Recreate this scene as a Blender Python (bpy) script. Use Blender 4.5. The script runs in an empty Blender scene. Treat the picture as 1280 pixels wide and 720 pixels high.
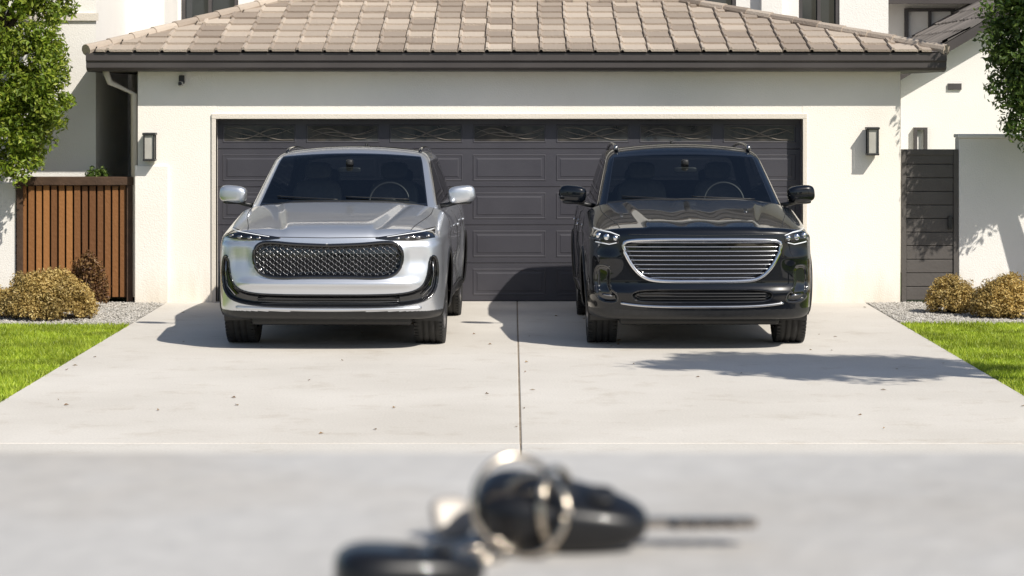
import bpy, bmesh, math, random
import numpy as np
from mathutils import Vector, Matrix
random.seed(4); rng=np.random.default_rng(7)
scene=bpy.context.scene
COL=scene.collection

# ------------------------------------------------------------ materials
def new_mat(name):
    m=bpy.data.materials.new(name); m.use_nodes=True
    return m, m.node_tree.nodes, m.node_tree.links, m.node_tree.nodes['Principled BSDF']
def pmat(name,col,rough=0.6,metal=0.0,coat=0.0,col2=None,scale=5.0,bump=0.0,bscale=None,detail=6,spec=None,island=False,coatr=0.03):
    m,N,L,b=new_mat(name)
    b.inputs['Base Color'].default_value=(*col,1); b.inputs['Roughness'].default_value=rough
    b.inputs['Metallic'].default_value=metal; b.inputs['Coat Weight'].default_value=coat
    b.inputs['Coat Roughness'].default_value=coatr
    if spec is not None: b.inputs['Specular IOR Level'].default_value=spec
    tc=N.new('ShaderNodeTexCoord')
    if col2 is not None:
        r=N.new('ShaderNodeValToRGB')
        if island:
            g=N.new('ShaderNodeNewGeometry'); L.new(g.outputs['Random Per Island'],r.inputs[0])
        else:
            n=N.new('ShaderNodeTexNoise'); n.inputs['Scale'].default_value=scale; n.inputs['Detail'].default_value=detail
            L.new(tc.outputs['Object'],n.inputs['Vector']); L.new(n.outputs['Fac'],r.inputs[0])
            r.color_ramp.elements[0].position=0.3; r.color_ramp.elements[1].position=0.7
        r.color_ramp.elements[0].color=(*col,1); r.color_ramp.elements[1].color=(*col2,1)
        L.new(r.outputs[0],b.inputs['Base Color'])
    if bump>0:
        n2=N.new('ShaderNodeTexNoise'); n2.inputs['Scale'].default_value=bscale or scale*6; n2.inputs['Detail'].default_value=8
        L.new(tc.outputs['Object'],n2.inputs['Vector'])
        bp=N.new('ShaderNodeBump'); bp.inputs['Strength'].default_value=bump; bp.inputs['Distance'].default_value=0.02
        L.new(n2.outputs['Fac'],bp.inputs['Height']); L.new(bp.outputs[0],b.inputs['Normal'])
    return m
def glassmat(name,tint,rough=0.0,ior=1.52):
    m,N,L,b=new_mat(name); N.remove(b)
    out=N['Material Output']; f=N.new('ShaderNodeFresnel'); f.inputs[0].default_value=ior
    t=N.new('ShaderNodeBsdfTransparent'); t.inputs[0].default_value=(*tint,1)
    g=N.new('ShaderNodeBsdfGlossy'); g.inputs['Roughness'].default_value=rough
    mx=N.new('ShaderNodeMixShader'); L.new(f.outputs[0],mx.inputs[0]); L.new(t.outputs[0],mx.inputs[1]); L.new(g.outputs[0],mx.inputs[2])
    L.new(mx.outputs[0],out.inputs[0]); return m
def leafmat(name,c1,c2,c3,trans=0.3):
    m,N,L,b=new_mat(name)
    g=N.new('ShaderNodeNewGeometry'); r=N.new('ShaderNodeValToRGB')
    L.new(g.outputs['Random Per Island'],r.inputs[0])
    e=r.color_ramp.elements; e[0].color=(*c1,1); e[1].color=(*c3,1); x=e.new(0.5); x.color=(*c2,1)
    tc=N.new('ShaderNodeTexCoord'); n=N.new('ShaderNodeTexNoise'); n.inputs['Scale'].default_value=2.2; L.new(tc.outputs['Object'],n.inputs['Vector'])
    mp=N.new('ShaderNodeMapRange'); mp.inputs[1].default_value=.35; mp.inputs[2].default_value=.65; mp.inputs[3].default_value=.7; mp.inputs[4].default_value=1.25
    L.new(n.outputs['Fac'],mp.inputs[0])
    mul=N.new('ShaderNodeMix'); mul.data_type='RGBA'; mul.blend_type='MULTIPLY'; mul.inputs[0].default_value=1
    L.new(r.outputs[0],mul.inputs[6]); L.new(mp.outputs[0],mul.inputs[7])
    L.new(mul.outputs[2],b.inputs['Base Color']); b.inputs['Roughness'].default_value=.5
    tr=N.new('ShaderNodeBsdfTranslucent'); L.new(mul.outputs[2],tr.inputs[0])
    mx=N.new('ShaderNodeMixShader'); mx.inputs[0].default_value=trans
    L.new(b.outputs[0],mx.inputs[1]); L.new(tr.outputs[0],mx.inputs[2]); L.new(mx.outputs[0],N['Material Output'].inputs[0])
    return m

# ------------------------------------------------------------ mesh helpers
def empty(name,loc=(0,0,0),rz=0):
    e=bpy.data.objects.new(name,None); e.location=loc; e.rotation_euler=(0,0,rz); COL.objects.link(e); return e
def mobj(name,verts,faces,mats,fm=None,smooth=True,parent=None):
    me=bpy.data.meshes.new(name)
    verts=np.asarray(verts,dtype=np.float32)
    if isinstance(faces,np.ndarray):
        nf,k=faces.shape
        me.vertices.add(len(verts)); me.vertices.foreach_set('co',verts.ravel())
        me.loops.add(nf*k); me.loops.foreach_set('vertex_index',faces.astype(np.int32).ravel())
        me.polygons.add(nf); me.polygons.foreach_set('loop_start',np.arange(0,nf*k,k,dtype=np.int32))
        me.polygons.foreach_set('loop_total',np.full(nf,k,dtype=np.int32))
    else:
        me.from_pydata([tuple(map(float,v)) for v in verts],[],[tuple(f) for f in faces])
    if not isinstance(mats,(list,tuple)): mats=[mats]
    for m in mats: me.materials.append(m)
    if fm is not None: me.polygons.foreach_set('material_index',np.asarray(fm,dtype=np.int32))
    me.polygons.foreach_set('use_smooth',np.full(len(me.polygons),smooth))
    me.update(calc_edges=True); me.validate()
    o=bpy.data.objects.new(name,me); COL.objects.link(o)
    if parent: o.parent=parent
    return o
def box(name,x0,x1,y0,y1,z0,z1,mat,parent=None,bev=0.0,seg=2):
    bm=bmesh.new(); bmesh.ops.create_cube(bm,size=1)
    for v in bm.verts:
        v.co=Vector(((x0+x1)/2+v.co.x*(x1-x0),(y0+y1)/2+v.co.y*(y1-y0),(z0+z1)/2+v.co.z*(z1-z0)))
    if bev>0: bmesh.ops.bevel(bm,geom=bm.edges[:],offset=bev,segments=seg,profile=0.5,affect='EDGES')
    me=bpy.data.meshes.new(name); bm.to_mesh(me); bm.free(); me.materials.append(mat)
    o=bpy.data.objects.new(name,me); COL.objects.link(o)
    if parent: o.parent=parent
    return o
def tube(pts,r,closed=False,seg=8,flat=1.0,up=(0,0,1)):
    P=[Vector(p) for p in pts]; n=len(P); V=[];F=[]
    rr=r if hasattr(r,'__len__') else [r]*n
    for i,p in enumerate(P):
        a=P[(i-1)%n] if (closed or i>0) else P[i]; b=P[(i+1)%n] if (closed or i<n-1) else P[i]
        t=(b-a); t=t.normalized() if t.length>1e-9 else Vector((1,0,0))
        u=Vector(up)
        if abs(t.dot(u))>.95: u=Vector((0,1,0))
        s=t.cross(u).normalized(); w=s.cross(t).normalized()
        for k in range(seg):
            an=2*math.pi*k/seg
            V.append(p+s*math.cos(an)*rr[i]+w*math.sin(an)*rr[i]*flat)
    m=n if closed else n-1
    for i in range(m):
        j=(i+1)%n
        for k in range(seg):
            l=(k+1)%seg; F.append((i*seg+k,i*seg+l,j*seg+l,j*seg+k))
    if not closed:
        F.append(tuple(range(seg))[::-1]); F.append(tuple((n-1)*seg+k for k in range(seg)))
    return V,F
def merge(parts):
    V=[];F=[]
    for v,f in parts:
        o=len(V); V+=list(v); F+=[tuple(i+o for i in ff) for ff in f]
    return V,F
def tubes(name,lines,r,mat,parent=None,closed=False,seg=8,flat=1.0,up=(0,0,1)):
    V,F=merge([tube(l,r,closed,seg,flat,up) for l in lines]); return mobj(name,V,F,mat,parent=parent)
def lathe_x(profile,seg=64):
    V=[];F=[];n=len(profile)
    for k in range(seg):
        a=2*math.pi*k/seg
        for x,r in profile: V.append((x,r*math.cos(a),r*math.sin(a)))
    for k in range(seg):
        l=(k+1)%seg
        for i in range(n-1): F.append((k*n+i,k*n+i+1,l*n+i+1,l*n+i))
    return V,F
def superell(name,c,s,mat,parent=None,e=0.35,nu=24,nv=36,rot=None):
    def sp(x,p): return math.copysign(abs(x)**p,x)
    V=[];F=[]
    for i in range(nu+1):
        ph=-math.pi/2+math.pi*i/nu
        for j in range(nv):
            th=2*math.pi*j/nv
            v=Vector((s[0]*sp(math.cos(ph),e)*sp(math.cos(th),e),s[1]*sp(math.cos(ph),e)*sp(math.sin(th),e),s[2]*sp(math.sin(ph),e)))
            if rot: v=rot@v
            V.append(v+Vector(c))
    for i in range(nu):
        for j in range(nv):
            k=(j+1)%nv; F.append((i*nv+j,i*nv+k,(i+1)*nv+k,(i+1)*nv+j))
    return mobj(name,V,F,mat,parent=parent)
def smax(a,b,k):
    h=np.maximum(k-np.abs(a-b),0)/k
    return np.maximum(a,b)+h*h*k*0.25
def sstep(x,a,b):
    t=np.clip((x-a)/(b-a),0,1); return t*t*(3-2*t)
def boxgrid(xs,ys,zs):
    nx,ny,nz=len(xs),len(ys),len(zs)
    idx=-np.ones((nx,ny,nz),dtype=np.int64)
    m=np.zeros((nx,ny,nz),bool); m[0]=m[-1]=True; m[:,0]=m[:,-1]=True; m[:,:,0]=m[:,:,-1]=True
    I=np.argwhere(m); idx[tuple(I.T)]=np.arange(len(I))
    q=np.stack([xs[I[:,0]],ys[I[:,1]],zs[I[:,2]]],1)
    F=[];T=[]
    def quad(A,flip,t):
        a=A[:-1,:-1].ravel();b=A[1:,:-1].ravel();c=A[1:,1:].ravel();d=A[:-1,1:].ravel()
        f=np.stack([a,b,c,d],1)
        if flip: f=f[:,::-1]
        F.append(f);T.append(np.full(len(f),t))
    quad(idx[:,0,:],False,0)
    quad(idx[:,-1,:],True,1)
    quad(idx[:,:,-1],False,2)
    quad(idx[:,:,0],True,3)
    quad(idx[-1,:,:],False,4)
    quad(idx[0,:,:],True,5)
    return q,np.concatenate(F),np.concatenate(T)
def project(q,c,k,f,n=26,hi0=1.6):
    c=np.array(c);k=np.array(k)
    o=c+(q-c)*k; d=q-o
    lo=np.zeros(len(q)); hi=np.full(len(q),hi0)
    for _ in range(n):
        mid=(lo+hi)/2; p=o+d*mid[:,None]
        ins=f(p[:,0],p[:,1],p[:,2])<0
        lo=np.where(ins,mid,lo); hi=np.where(ins,hi,mid)
    return o+d*lo[:,None]
def poly_sd(px,pz,poly):
    P=np.array(poly); Q=np.roll(P,-1,0)
    best=np.full(px.shape,1e9); ins=np.zeros(px.shape,bool)
    for (ax,az),(bx,bz) in zip(P,Q):
        dx,dz=bx-ax,bz-az; t=np.clip(((px-ax)*dx+(pz-az)*dz)/(dx*dx+dz*dz+1e-12),0,1)
        best=np.minimum(best,np.hypot(px-ax-t*dx,pz-az-t*dz))
        c=((az>pz)!=(bz>pz))&(px<(bx-ax)*(pz-az)/(bz-az+1e-12)+ax); ins^=c
    return np.where(ins,-best,best)
def smooth_poly(P,n=3,closed=True):
    P=[np.array(p,float) for p in P]
    for _ in range(n):
        Q=[];m=len(P)
        for i in range(m):
            a=P[i];b=P[(i+1)%m]; Q+= [a*.75+b*.25,a*.25+b*.75]
        P=Q
    return P
def mirror_poly(half):
    return list(half)+[(-x,z) for x,z in reversed(half)]

# ------------------------------------------------------------ shared materials
M_black=pmat('black_plastic',(0.012,0.012,0.013),0.45,col2=(0.02,0.02,0.021),scale=30)
M_gloss=pmat('gloss_black',(0.006,0.006,0.007),0.08,coat=1)
M_tyre=pmat('tyre_rubber',(0.014,0.014,0.014),0.8,col2=(0.03,0.029,0.028),scale=12,bump=.2)
M_chrome=pmat('chrome',(0.75,0.75,0.77),0.12,metal=1)
M_bchrome=pmat('brushed_chrome',(0.55,0.55,0.57),0.22,metal=1)
M_dchrome=pmat('dark_chrome',(0.30,0.30,0.31),0.25,metal=1)
M_mesh=pmat('grille_mesh_metal',(0.16,0.16,0.165),0.25,metal=1)
M_alloy=pmat('alloy',(0.35,0.35,0.37),0.3,metal=.9)
M_led=pmat('lamp_white',(0.85,0.87,0.9),0.15,coat=1)
M_glass=glassmat('car_glass',(0.74,0.79,0.78),ior=1.7)
M_sideglass=glassmat('privacy_glass',(0.12,0.13,0.14))
M_cabin=pmat('cabin_trim',(0.03,0.03,0.033),0.6,col2=(0.045,0.045,0.048),scale=20)
M_seat=pmat('seat_leather',(0.10,0.097,0.092),0.5,col2=(0.13,0.125,0.12),scale=20)
M_red=pmat('tail_red',(0.35,0.01,0.01),0.15,coat=1)

# ------------------------------------------------------------ CAR
def build_car(kind,loc,rz):
    silver=(kind=='silver')
    root=empty('parked_suv',loc,rz)
    if silver:
        paint=pmat('silver_paint',(0.62,0.64,0.68),0.34,metal=.80,coat=1,col2=(0.65,0.67,0.71),scale=400,coatr=.02)
    else:
        paint=pmat('black_paint',(0.0022,0.0030,0.0055),0.25,metal=0,coat=.85,col2=(0.003,0.0042,0.007),scale=400,coatr=.010,spec=.15)
    Lc=4.78; WY=(0.90,3.82); WR=0.385
    HN=1.035 if silver else 1.055
    def Hood(x,y):
        ax=np.abs(x)
        b=HN+0.19*np.clip(y/1.42,0,1)**0.9 -0.045*sstep(y,1.40,1.65)+0.02*sstep(y,2,4)
        if silver:
            xc=.36+.20*np.clip(y/1.4,0,1)
            dome=.020*(1-sstep(ax,xc-.03,xc+.05)) - .014*np.exp(-((ax-xc-.03)/.05)**2)
        else:
            xc=.44+.16*np.clip(y/1.4,0,1)
            dome=.022*(1-sstep(ax,xc-.02,xc+.06)) - .008*np.exp(-((ax-.17)/.10)**2)
        dome=dome*(1-sstep(y,1.3,1.5))*sstep(y,-.05,.3)
        return b-.03*x*x-.060*(ax/.93)**8+dome
    def Side(y,z):
        w=.988-.045*np.clip((.9-y)/.9,0,1.3)**2-.05*np.clip((y-3.9)/.9,0,1.3)**2
        w=w-.13*(z-.72)**2-.4*np.clip(.42-z,0,1)**2
        w=w-.022*np.exp(-((z-.60)/.11)**2)*sstep(y,1.25,1.7)*(1-sstep(y,3.0,3.45))
        w=w+.008*np.exp(-((z-.98)/.03)**2)
        for wy in WY:
            r=np.sqrt((y-wy)**2+(z-WR)**2); w=w+.018*np.exp(-((r-.46)/.09)**2)
        return w
    def Front(x,z):
        ax=np.abs(x)
        y=.075*x*x+.17*ax**6
        if silver:
            y=y+.9*np.clip(z-.80,0,1)**2+.8*np.clip(.58-z,0,1)**2
            # shelf below the grille and sculpted cheeks outside it
            y=y-.030*np.exp(-((z-.585)/.035)**2)*(1-sstep(ax,.66,.84))
            y=y+.030*sstep(ax,.62,.72)*(1-sstep(ax,.80,.90))*np.exp(-((z-.80)/.11)**2)
            y=y+.016*np.exp(-((z-.945)/.025)**2)*sstep(ax,.55,.7)
        else:
            y=y+.35*np.clip(z-.85,0,1)**2+.5*np.clip(.55-z,0,1)**2
            y=y-.03*np.exp(-((z-.50)/.05)**2)
            y=y-.02*np.exp(-((z-.80)/.06)**2)*sstep(ax,.66,.8)
        return y
    def f(x,y,z):
        a=smax(Front(x,z)-y,np.abs(x)-Side(y,z),.14)
        b=smax(a,z-Hood(x,y),.08 if silver else .06)
        c=smax(b,.27-z,.06)
        return smax(c,y-(Lc-.10*(z-.7)**2-.05*x*x),.12)
    def yf(x,z):
        x=np.asarray(x,float);z=np.asarray(z,float)+0*x; x=x+0*z
        lo=np.full(x.shape,-.3);hi=np.full(x.shape,1.2)
        for _ in range(30):
            m=(lo+hi)/2; ins=f(x,m,z)<0; hi=np.where(ins,m,hi); lo=np.where(ins,lo,m)
        return hi
    def zt(x,y):
        x=np.asarray(x,float);y=np.asarray(y,float)+0*x;x=x+0*y
        lo=np.full(x.shape,.7);hi=np.full(x.shape,1.5)
        for _ in range(30):
            m=(lo+hi)/2; ins=f(x,y,m)<0; lo=np.where(ins,m,lo); hi=np.where(ins,hi,m)
        return lo
    def xs_(y,z):
        y=np.asarray(y,float);z=np.asarray(z,float)+0*y;y=y+0*z
        lo=np.full(y.shape,.4);hi=np.full(y.shape,1.3)
        for _ in range(30):
            m=(lo+hi)/2; ins=f(m,y,z)<0; lo=np.where(ins,m,lo); hi=np.where(ins,hi,m)
        return lo
    if silver:
        grille=mirror_poly([(0,.915),(.30,.925),(.50,.945),(.60,.93),(.645,.86),(.635,.74),(.57,.655),(.42,.635),(.2,.645),(0,.645)])
        lower=mirror_poly([(0,.490),(.40,.490),(.68,.50),(.81,.55),(.855,.66),(.87,.82),(.93,.82),(.945,.66),(.92,.50),(.82,.42),(.55,.385),(0,.385)])
    else:
        grille=mirror_poly([(0,.965),(.40,.965),(.66,.955),(.685,.91),(.655,.82),(.58,.70),(.49,.625),(.36,.605),(0,.605)])
        lower=mirror_poly([(0,.54),(.50,.54),(.62,.51),(.60,.44),(.50,.42),(0,.42)])
    grille=[tuple(p) for p in smooth_poly(grille,2)]
    lower=[tuple(p) for p in smooth_poly(lower,2)]
    def refine(P,step=.03):
        out=[]
        for i in range(len(P)):
            a=np.array(P[i]);b=np.array(P[(i+1)%len(P)]); n=max(1,int(np.ceil(np.hypot(*(b-a))/step)))
            out+=[tuple(a+(b-a)*t/n) for t in range(n)]
        return out
    grille=refine(grille);lower=refine(lower)
    extra=[]
    if not silver:
        for s in (1,-1):
            extra.append(refine([tuple(q) for q in smooth_poly([(s*a,b) for a,b in [(.78,.72),(.86,.75),(.925,.72),(.93,.55),(.90,.42),(.72,.41),(.72,.49),(.80,.55)]],2)]))
    xs=np.linspace(-1,1,221)
    ys=np.concatenate([np.linspace(-.02,1.6,130),np.linspace(1.63,Lc+.02,84)])
    zs=np.linspace(.25,1.22,112)
    q,F,T=boxgrid(xs,ys,zs)
    p=project(q,(0,2.4,.66),(.5,.82,.35),f)
    fr=p[:,1]<.6
    sd=np.full(len(p),1.0); sd[fr]=poly_sd(p[fr,0],p[fr,2],grille); p[:,1]+=np.where(fr,.045*(1-sstep(sd,-.03,-.004)),0)
    sdl=np.full(len(p),1.0); sdl[fr]=poly_sd(p[fr,0],p[fr,2],lower); p[:,1]+=np.where(fr,.05*(1-sstep(sdl,-.03,-.004)),0)
    sde=np.full(len(p),1.0)
    for e in extra: sde[fr]=np.minimum(sde[fr],poly_sd(p[fr,0],p[fr,2],e))
    p[:,1]+=np.where(fr,.03*(1-sstep(sde,-.03,-.004)),0)
    cen=p[F].mean(1); sdc=sd[F].mean(1); sdlc=sdl[F].mean(1); sdec=sde[F].mean(1)
    keep=np.ones(len(F),bool)
    for wy in WY:
        keep&=~((np.hypot(cen[:,1]-wy,cen[:,2]-WR)<.445)&(np.abs(cen[:,0])>.60)&(cen[:,2]<1.0))
    fm=np.zeros(len(F),int)
    fm[(sdc<-.004)]=1; fm[(sdlc<-.002)|(sdec<-.004)]=1
    lowz=.345 if silver else .36
    fm[(cen[:,2]<lowz)]=2
    fm[(T>=4)&(cen[:,1]>1.2)&(cen[:,1]<3.5)&(cen[:,2]<.42)]=2
    fm[(T==2)&(cen[:,1]>1.5)&(cen[:,1]<4.5)&(np.abs(cen[:,0])<.76)]=3
    mobj('body',p,F[keep],[paint,M_gloss,M_black,M_cabin],fm[keep],parent=root)
    for i,wy in enumerate(WY):
        for s in (1,-1):
            V=[];Fc=[];n=28
            for k in range(n+1):
                a=-.35+(math.pi+.7)*k/n
                for xx in (.55,.955):
                    V.append((s*xx,wy+.45*math.cos(a),WR+.45*math.sin(a)))
            for k in range(n): Fc.append((2*k,2*k+1,2*k+3,2*k+2))
            c0=len(V); V.append((s*.55,wy,WR)); 
            for k in range(n): Fc.append((c0,2*k,2*k+2))
            mobj('wheel_well',V,Fc,M_black,parent=root)
            pts=[]
            for k in range(41):
                a=-.22+(math.pi+.44)*k/40; y=wy+.452*math.cos(a); z=WR+.452*math.sin(a)
                pts.append((s*(float(xs_(y,max(z,.29)))+.002),y,z))
            tubes('arch_trim',[pts],.024,M_black,root,seg=8,up=(1,0,0),flat=.45)
    def fpts(P,off=.004): 
        P=np.array(P); y=yf(P[:,0],P[:,1])-off
        return [(a,b,c) for a,b,c in zip(P[:,0],y,P[:,1])]
    def strip(name,up,lo,mat,off=.004,bulge=.0,m=8,res=40):
        def rs(P):
            P=np.array(P,float); s=np.r_[0,np.cumsum(np.hypot(*np.diff(P,axis=0).T))]; t=np.linspace(0,s[-1],res)
            return np.stack([np.interp(t,s,P[:,0]),np.interp(t,s,P[:,1])],1)
        U,Lw=rs(up),rs(lo); V=[]
        for j in range(m+1):
            w=j/m; R=U*(1-w)+Lw*w
            y=yf(R[:,0],R[:,1]); 
            ee=np.sin(np.pi*np.clip(np.arange(res)/(res-1),0,1))**.5
            o=off+bulge*math.sin(math.pi*w)*ee
            edge=(w in(0,1))|(np.arange(res)==0)|(np.arange(res)==res-1)
            o=np.where(edge,-.012,o)
            V+= [(a,b,c) for a,b,c in zip(R[:,0],y-o,R[:,1])]
        Fs=[]
        for j in range(m):
            for i in range(res-1): Fs.append((j*res+i,(j+1)*res+i,(j+1)*res+i+1,j*res+i+1))
        return mobj(name,V,Fs,mat,parent=root)
    def xh(z,poly):
        xx=np.linspace(0,1,400); s=poly_sd(xx,np.full(400,z),poly); ins=xx[s<0]; return ins.max() if len(ins) else 0
    if silver:
        tubes('grille_frame',[fpts(grille,.002)],.016,M_gloss,root,closed=True)
        lines=[]; row=0
        z=.655
        while z<.95:
            xx=np.arange(-.66,.661,.006)
            tri=np.abs(((xx/.060+(.5 if row%2 else 0))%1)-.5)*2-.5
            zz=z+.022*np.clip(tri*1.7,-.5,.5)
            sdv=poly_sd(xx,zz,grille); cur=[]
            for a,b,s in zip(xx,zz,sdv):
                if s<-.008: cur.append((a,b))
                else:
                    if len(cur)>2: lines.append(cur)
                    cur=[]
            if len(cur)>2: lines.append(cur)
            z+=.0225; row+=1
        tubes('grille_mesh',[fpts(l,-.018) for l in lines],.0034,M_mesh,root,seg=6)
        tubes('bumper_lip',[fpts([(x,.362+.02*abs(x)**2) for x in np.linspace(-.8,.8,60)],.006)],.016,paint,root,flat=.8)
        tubes('lower_trim',[fpts(lower,.001)],.007,M_gloss,root,closed=True)
        tubes('lower_grille_bars',[fpts([(x,zz) for x in np.linspace(-.62,.62,50)],-.03) for zz in (.41,.43,.45)],.004,M_mesh,root)
        for s in (1,-1):
            up=[(s*.40,.985),(s*.56,1.01),(s*.76,1.045),(s*.905,1.065)]
            lo=[(s*.40,.972),(s*.56,.950),(s*.74,.945),(s*.925,.965)]
            strip('headlight_housing',up,lo,M_gloss,.003,.004)
            up=[(s*.50,.992),(s*.70,1.022),(s*.90,1.048)]; lo=[(s*.50,.984),(s*.70,1.011),(s*.90,1.036)]
            strip('headlight_drl',up,lo,M_led,.010,.003,m=4)
            for cx,cz,rr in ((.60,.975,.016),(.68,.977,.018),(.77,.982,.019),(.85,.992,.017)):
                y=float(yf(s*cx,cz)); superell('headlight_projector',(s*cx,y-.002,cz),(rr*1.5,.014,rr*.8),M_dchrome,root,e=1,nu=10,nv=16)
            tubes('vent_blade',[fpts([(s*.895,.77),(s*.905,.66),(s*.882,.56),(s*.81,.48)],-.016)],.006,M_dchrome,root)
    else:
        tubes('grille_frame',[fpts(grille,.008)],.017,M_chrome,root,closed=True)
        bars=[]
        for k in range(9):
            z=.635+.038*k
            h=xh(z,grille)-.004
            bars.append(fpts([(x,z) for x in np.linspace(-h,h,50)],-.008))
        tubes('grille_bars',bars,.0075,M_bchrome,root,flat=.75)
        tubes('lower_grille_bars',[fpts([(x,zz) for x in np.linspace(-.55,.55,50)],-.02) for zz in (.45,.475,.50)],.006,M_black,root)
        tubes('skid_chrome',[fpts([(x,.385+.03*abs(x/.7)**4) for x in np.linspace(-.70,.70,70)],.006)],.014,M_bchrome,root,flat=.9)
        for s in (1,-1):
            up=[(s*.70,.995),(s*.78,1.035),(s*.87,1.06),(s*.94,1.06)]
            lo=[(s*.715,.925),(s*.78,.905),(s*.86,.91),(s*.945,.935)]
            strip('headlight_housing',up,lo,M_gloss,.003,.006)
            up=[(s*.71,1.000),(s*.79,1.030),(s*.93,1.052)]; lo=[(s*.71,.990),(s*.79,1.016),(s*.93,1.036)]
            strip('headlight_drl',up,lo,M_led,.012,.003,m=4)
            strip('headlight_drl',[(s*.735,.94),(s*.80,.925),(s*.92,.945)],[(s*.735,.93),(s*.80,.913),(s*.92,.931)],M_led,.012,.002,m=4)
            for cx,cz,rr in ((.745,.975,.024),(.82,.982,.028),(.89,.992,.024)):
                y=float(yf(s*cx,cz)); superell('headlight_projector',(s*cx,y-.006,cz),(rr,.018,rr),M_chrome,root,e=1,nu=10,nv=16)
            e=extra[0] if s==1 else extra[1]
            tubes('vent_trim',[fpts(e,.0005)],.004,M_gloss,root,closed=True)
            tubes('fog_light',[fpts([(s*.77,.475),(s*.86,.485)],-.016)],.009,M_dchrome,root)
    def tpts(P,off=.0005):
        P=np.array(P); z=zt(P[:,0],P[:,1])+off; return [(a,b,c) for a,b,c in zip(P[:,0],P[:,1],z)]
    M_gap=M_black
    for s in (1,-1):
        yy=np.linspace(.16,1.40,50)
        tubes('hood_seam',[tpts([(s*(.70+.13*sstep(y,0,1.2)),y) for y in yy])],.0035,M_gap,root,seg=6)
        for ya in (1.42,2.62,3.62):
            zz=np.linspace(.36,1.10,30)
            tubes('door_seam',[[(s*(float(xs_(ya+.05*math.sin((z-.4)*2),z))+.0003),ya+.05*math.sin((z-.4)*2),z) for z in zz]],.0035,M_gap,root,seg=6)
        for ya in (2.42,3.42):
            x=float(xs_(ya,.98)); superell('door_handle',(s*(x+.018),ya,.985),(.014,.10,.014),paint if silver else M_chrome,root,e=.6,nu=8,nv=16)
        tubes('rocker_trim',[[(s*(float(xs_(y,.40))+.004),y,.40) for y in np.linspace(1.36,3.36,20)]],.012,M_chrome if not silver else M_black,root)
    tubes('hood_front_seam',[fpts([(x,HN-.055+.012*abs(x)) for x in np.linspace(-.64,.64,50)],.0)],.0035,M_gap,root,seg=6)
    RZ=1.715 if silver else 1.735
    HW0,TB=(.868,.325)
    def yw(z): return 1.40+(z-1.21)/.50
    def g(x,y,z):
        a=(z-1.21-.50*(y-1.40-.20*x*x))*.894
        sd_=(np.abs(x)-(HW0-TB*(z-1.2)-.03*np.clip(y-3.6,0,2)-.01*(y-2.9)**2))*.94
        r=z-(RZ-.05*(x/.66)**2-.022*(y-2.75)**2)
        b=smax(a,sd_,.08); c=smax(b,r,.09)
        d=(y-(4.72-.45*(z-1.1)))*.91
        return smax(c,d,.12)
    xs2=np.linspace(-1,1,141)
    ys2=np.linspace(0,1,121); zs2=np.linspace(0,1,61)
    qp,F2,T2=boxgrid(xs2,ys2,zs2)
    z=1.06+qp[:,2]*(RZ-1.06); hw=HW0+.015-TB*(z-1.2)
    y0=yw(z); y1=4.72-.45*(z-1.1)
    q2=np.stack([qp[:,0]*hw,y0+(y1-y0)*qp[:,1],z],1)
    p2=project(q2,(0,3.1,1.25),(.55,.55,.3),g)
    pc=qp[F2].mean(1); zc=1.06+pc[:,2]*(RZ-1.06); yc=q2[F2].mean(1)[:,1]
    fm2=np.zeros(len(F2),int)
    ws=(T2==0)&(np.abs(pc[:,0])<.945)&(zc>1.17)&(zc<1.665)
    fm2[ws]=2
    fm2[(T2==0)&(np.abs(pc[:,0])<.925)&(zc>1.215)&(zc<1.650)]=1
    sidef=(T2>=4)
    sw=sidef&(zc>1.19)&(zc<1.60)&(pc[:,1]>.05)&(pc[:,1]<.955)
    fm2[sw]=2
    gl=sidef&(zc>1.205)&(zc<1.585)&(pc[:,1]>.065)&(pc[:,1]<.94)
    for b in (2.66,3.66): gl&=~(np.abs(yc-b)<.045)
    fm2[gl&(yc<2.7)]=1; fm2[gl&(yc>=2.7)]=3
    fm2[(T2==1)&(np.abs(pc[:,0])<.85)&(zc>1.2)&(zc<1.58)]=3
    if silver: fm2[(T2==2)&(np.abs(pc[:,0])<.72)&(pc[:,1]>.08)&(pc[:,1]<.7)]=2
    keep2=(T2!=3)
    mobj('cabin',p2,F2[keep2],[paint,M_glass,M_gloss,M_sideglass],fm2[keep2],parent=root)
    box('cabin_floor',-.72,.72,1.62,4.35,.72,.80,M_cabin,root)
    superell('dashboard',(0,1.80,1.13),(.70,.20,.10),M_cabin,root,e=.4)
    def zg(x,y):
        lo,hi=1.1,2.0
        for _ in range(30):
            m=(lo+hi)/2
            if g(np.float64(x),np.float64(y),np.float64(m))<0: lo=m
            else: hi=m
        return lo
    for sx in (.37,-.37):
        rot=Matrix.Rotation(-.22,3,'X')
        superell('seat_back',(sx,2.72,1.10),(.24,.07,.30),M_seat,root,e=.5,rot=rot)
        superell('headrest',(sx,2.80,1.475),(.13,.05,.085),M_seat,root,e=.6,rot=rot)
        tubes('headrest_posts',[[(sx+d,2.76,1.33),(sx+d,2.79,1.43)] for d in (-.05,.05)],.007,M_chrome,root)
        superell('rear_headrest',(sx,3.72,1.40),(.12,.05,.07),M_seat,root,e=.6)
    superell('rear_bench',(0,3.66,1.08),(.62,.09,.28),M_seat,root,e=.4)
    rim=[(.37+.185*math.cos(a),2.13+.06*math.sin(a),1.205+.175*math.sin(a)) for a in np.linspace(0,2*math.pi,40)[:-1]]
    tubes('steering_wheel',[rim],.014,M_black,root,closed=True)
    superell('steering_hub',(.37,2.12,1.20),(.07,.03,.05),M_black,root,e=.7)
    superell('rearview_mirror',(0,2.06,1.505),(.11,.02,.028),M_black,root,e=.5)
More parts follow.
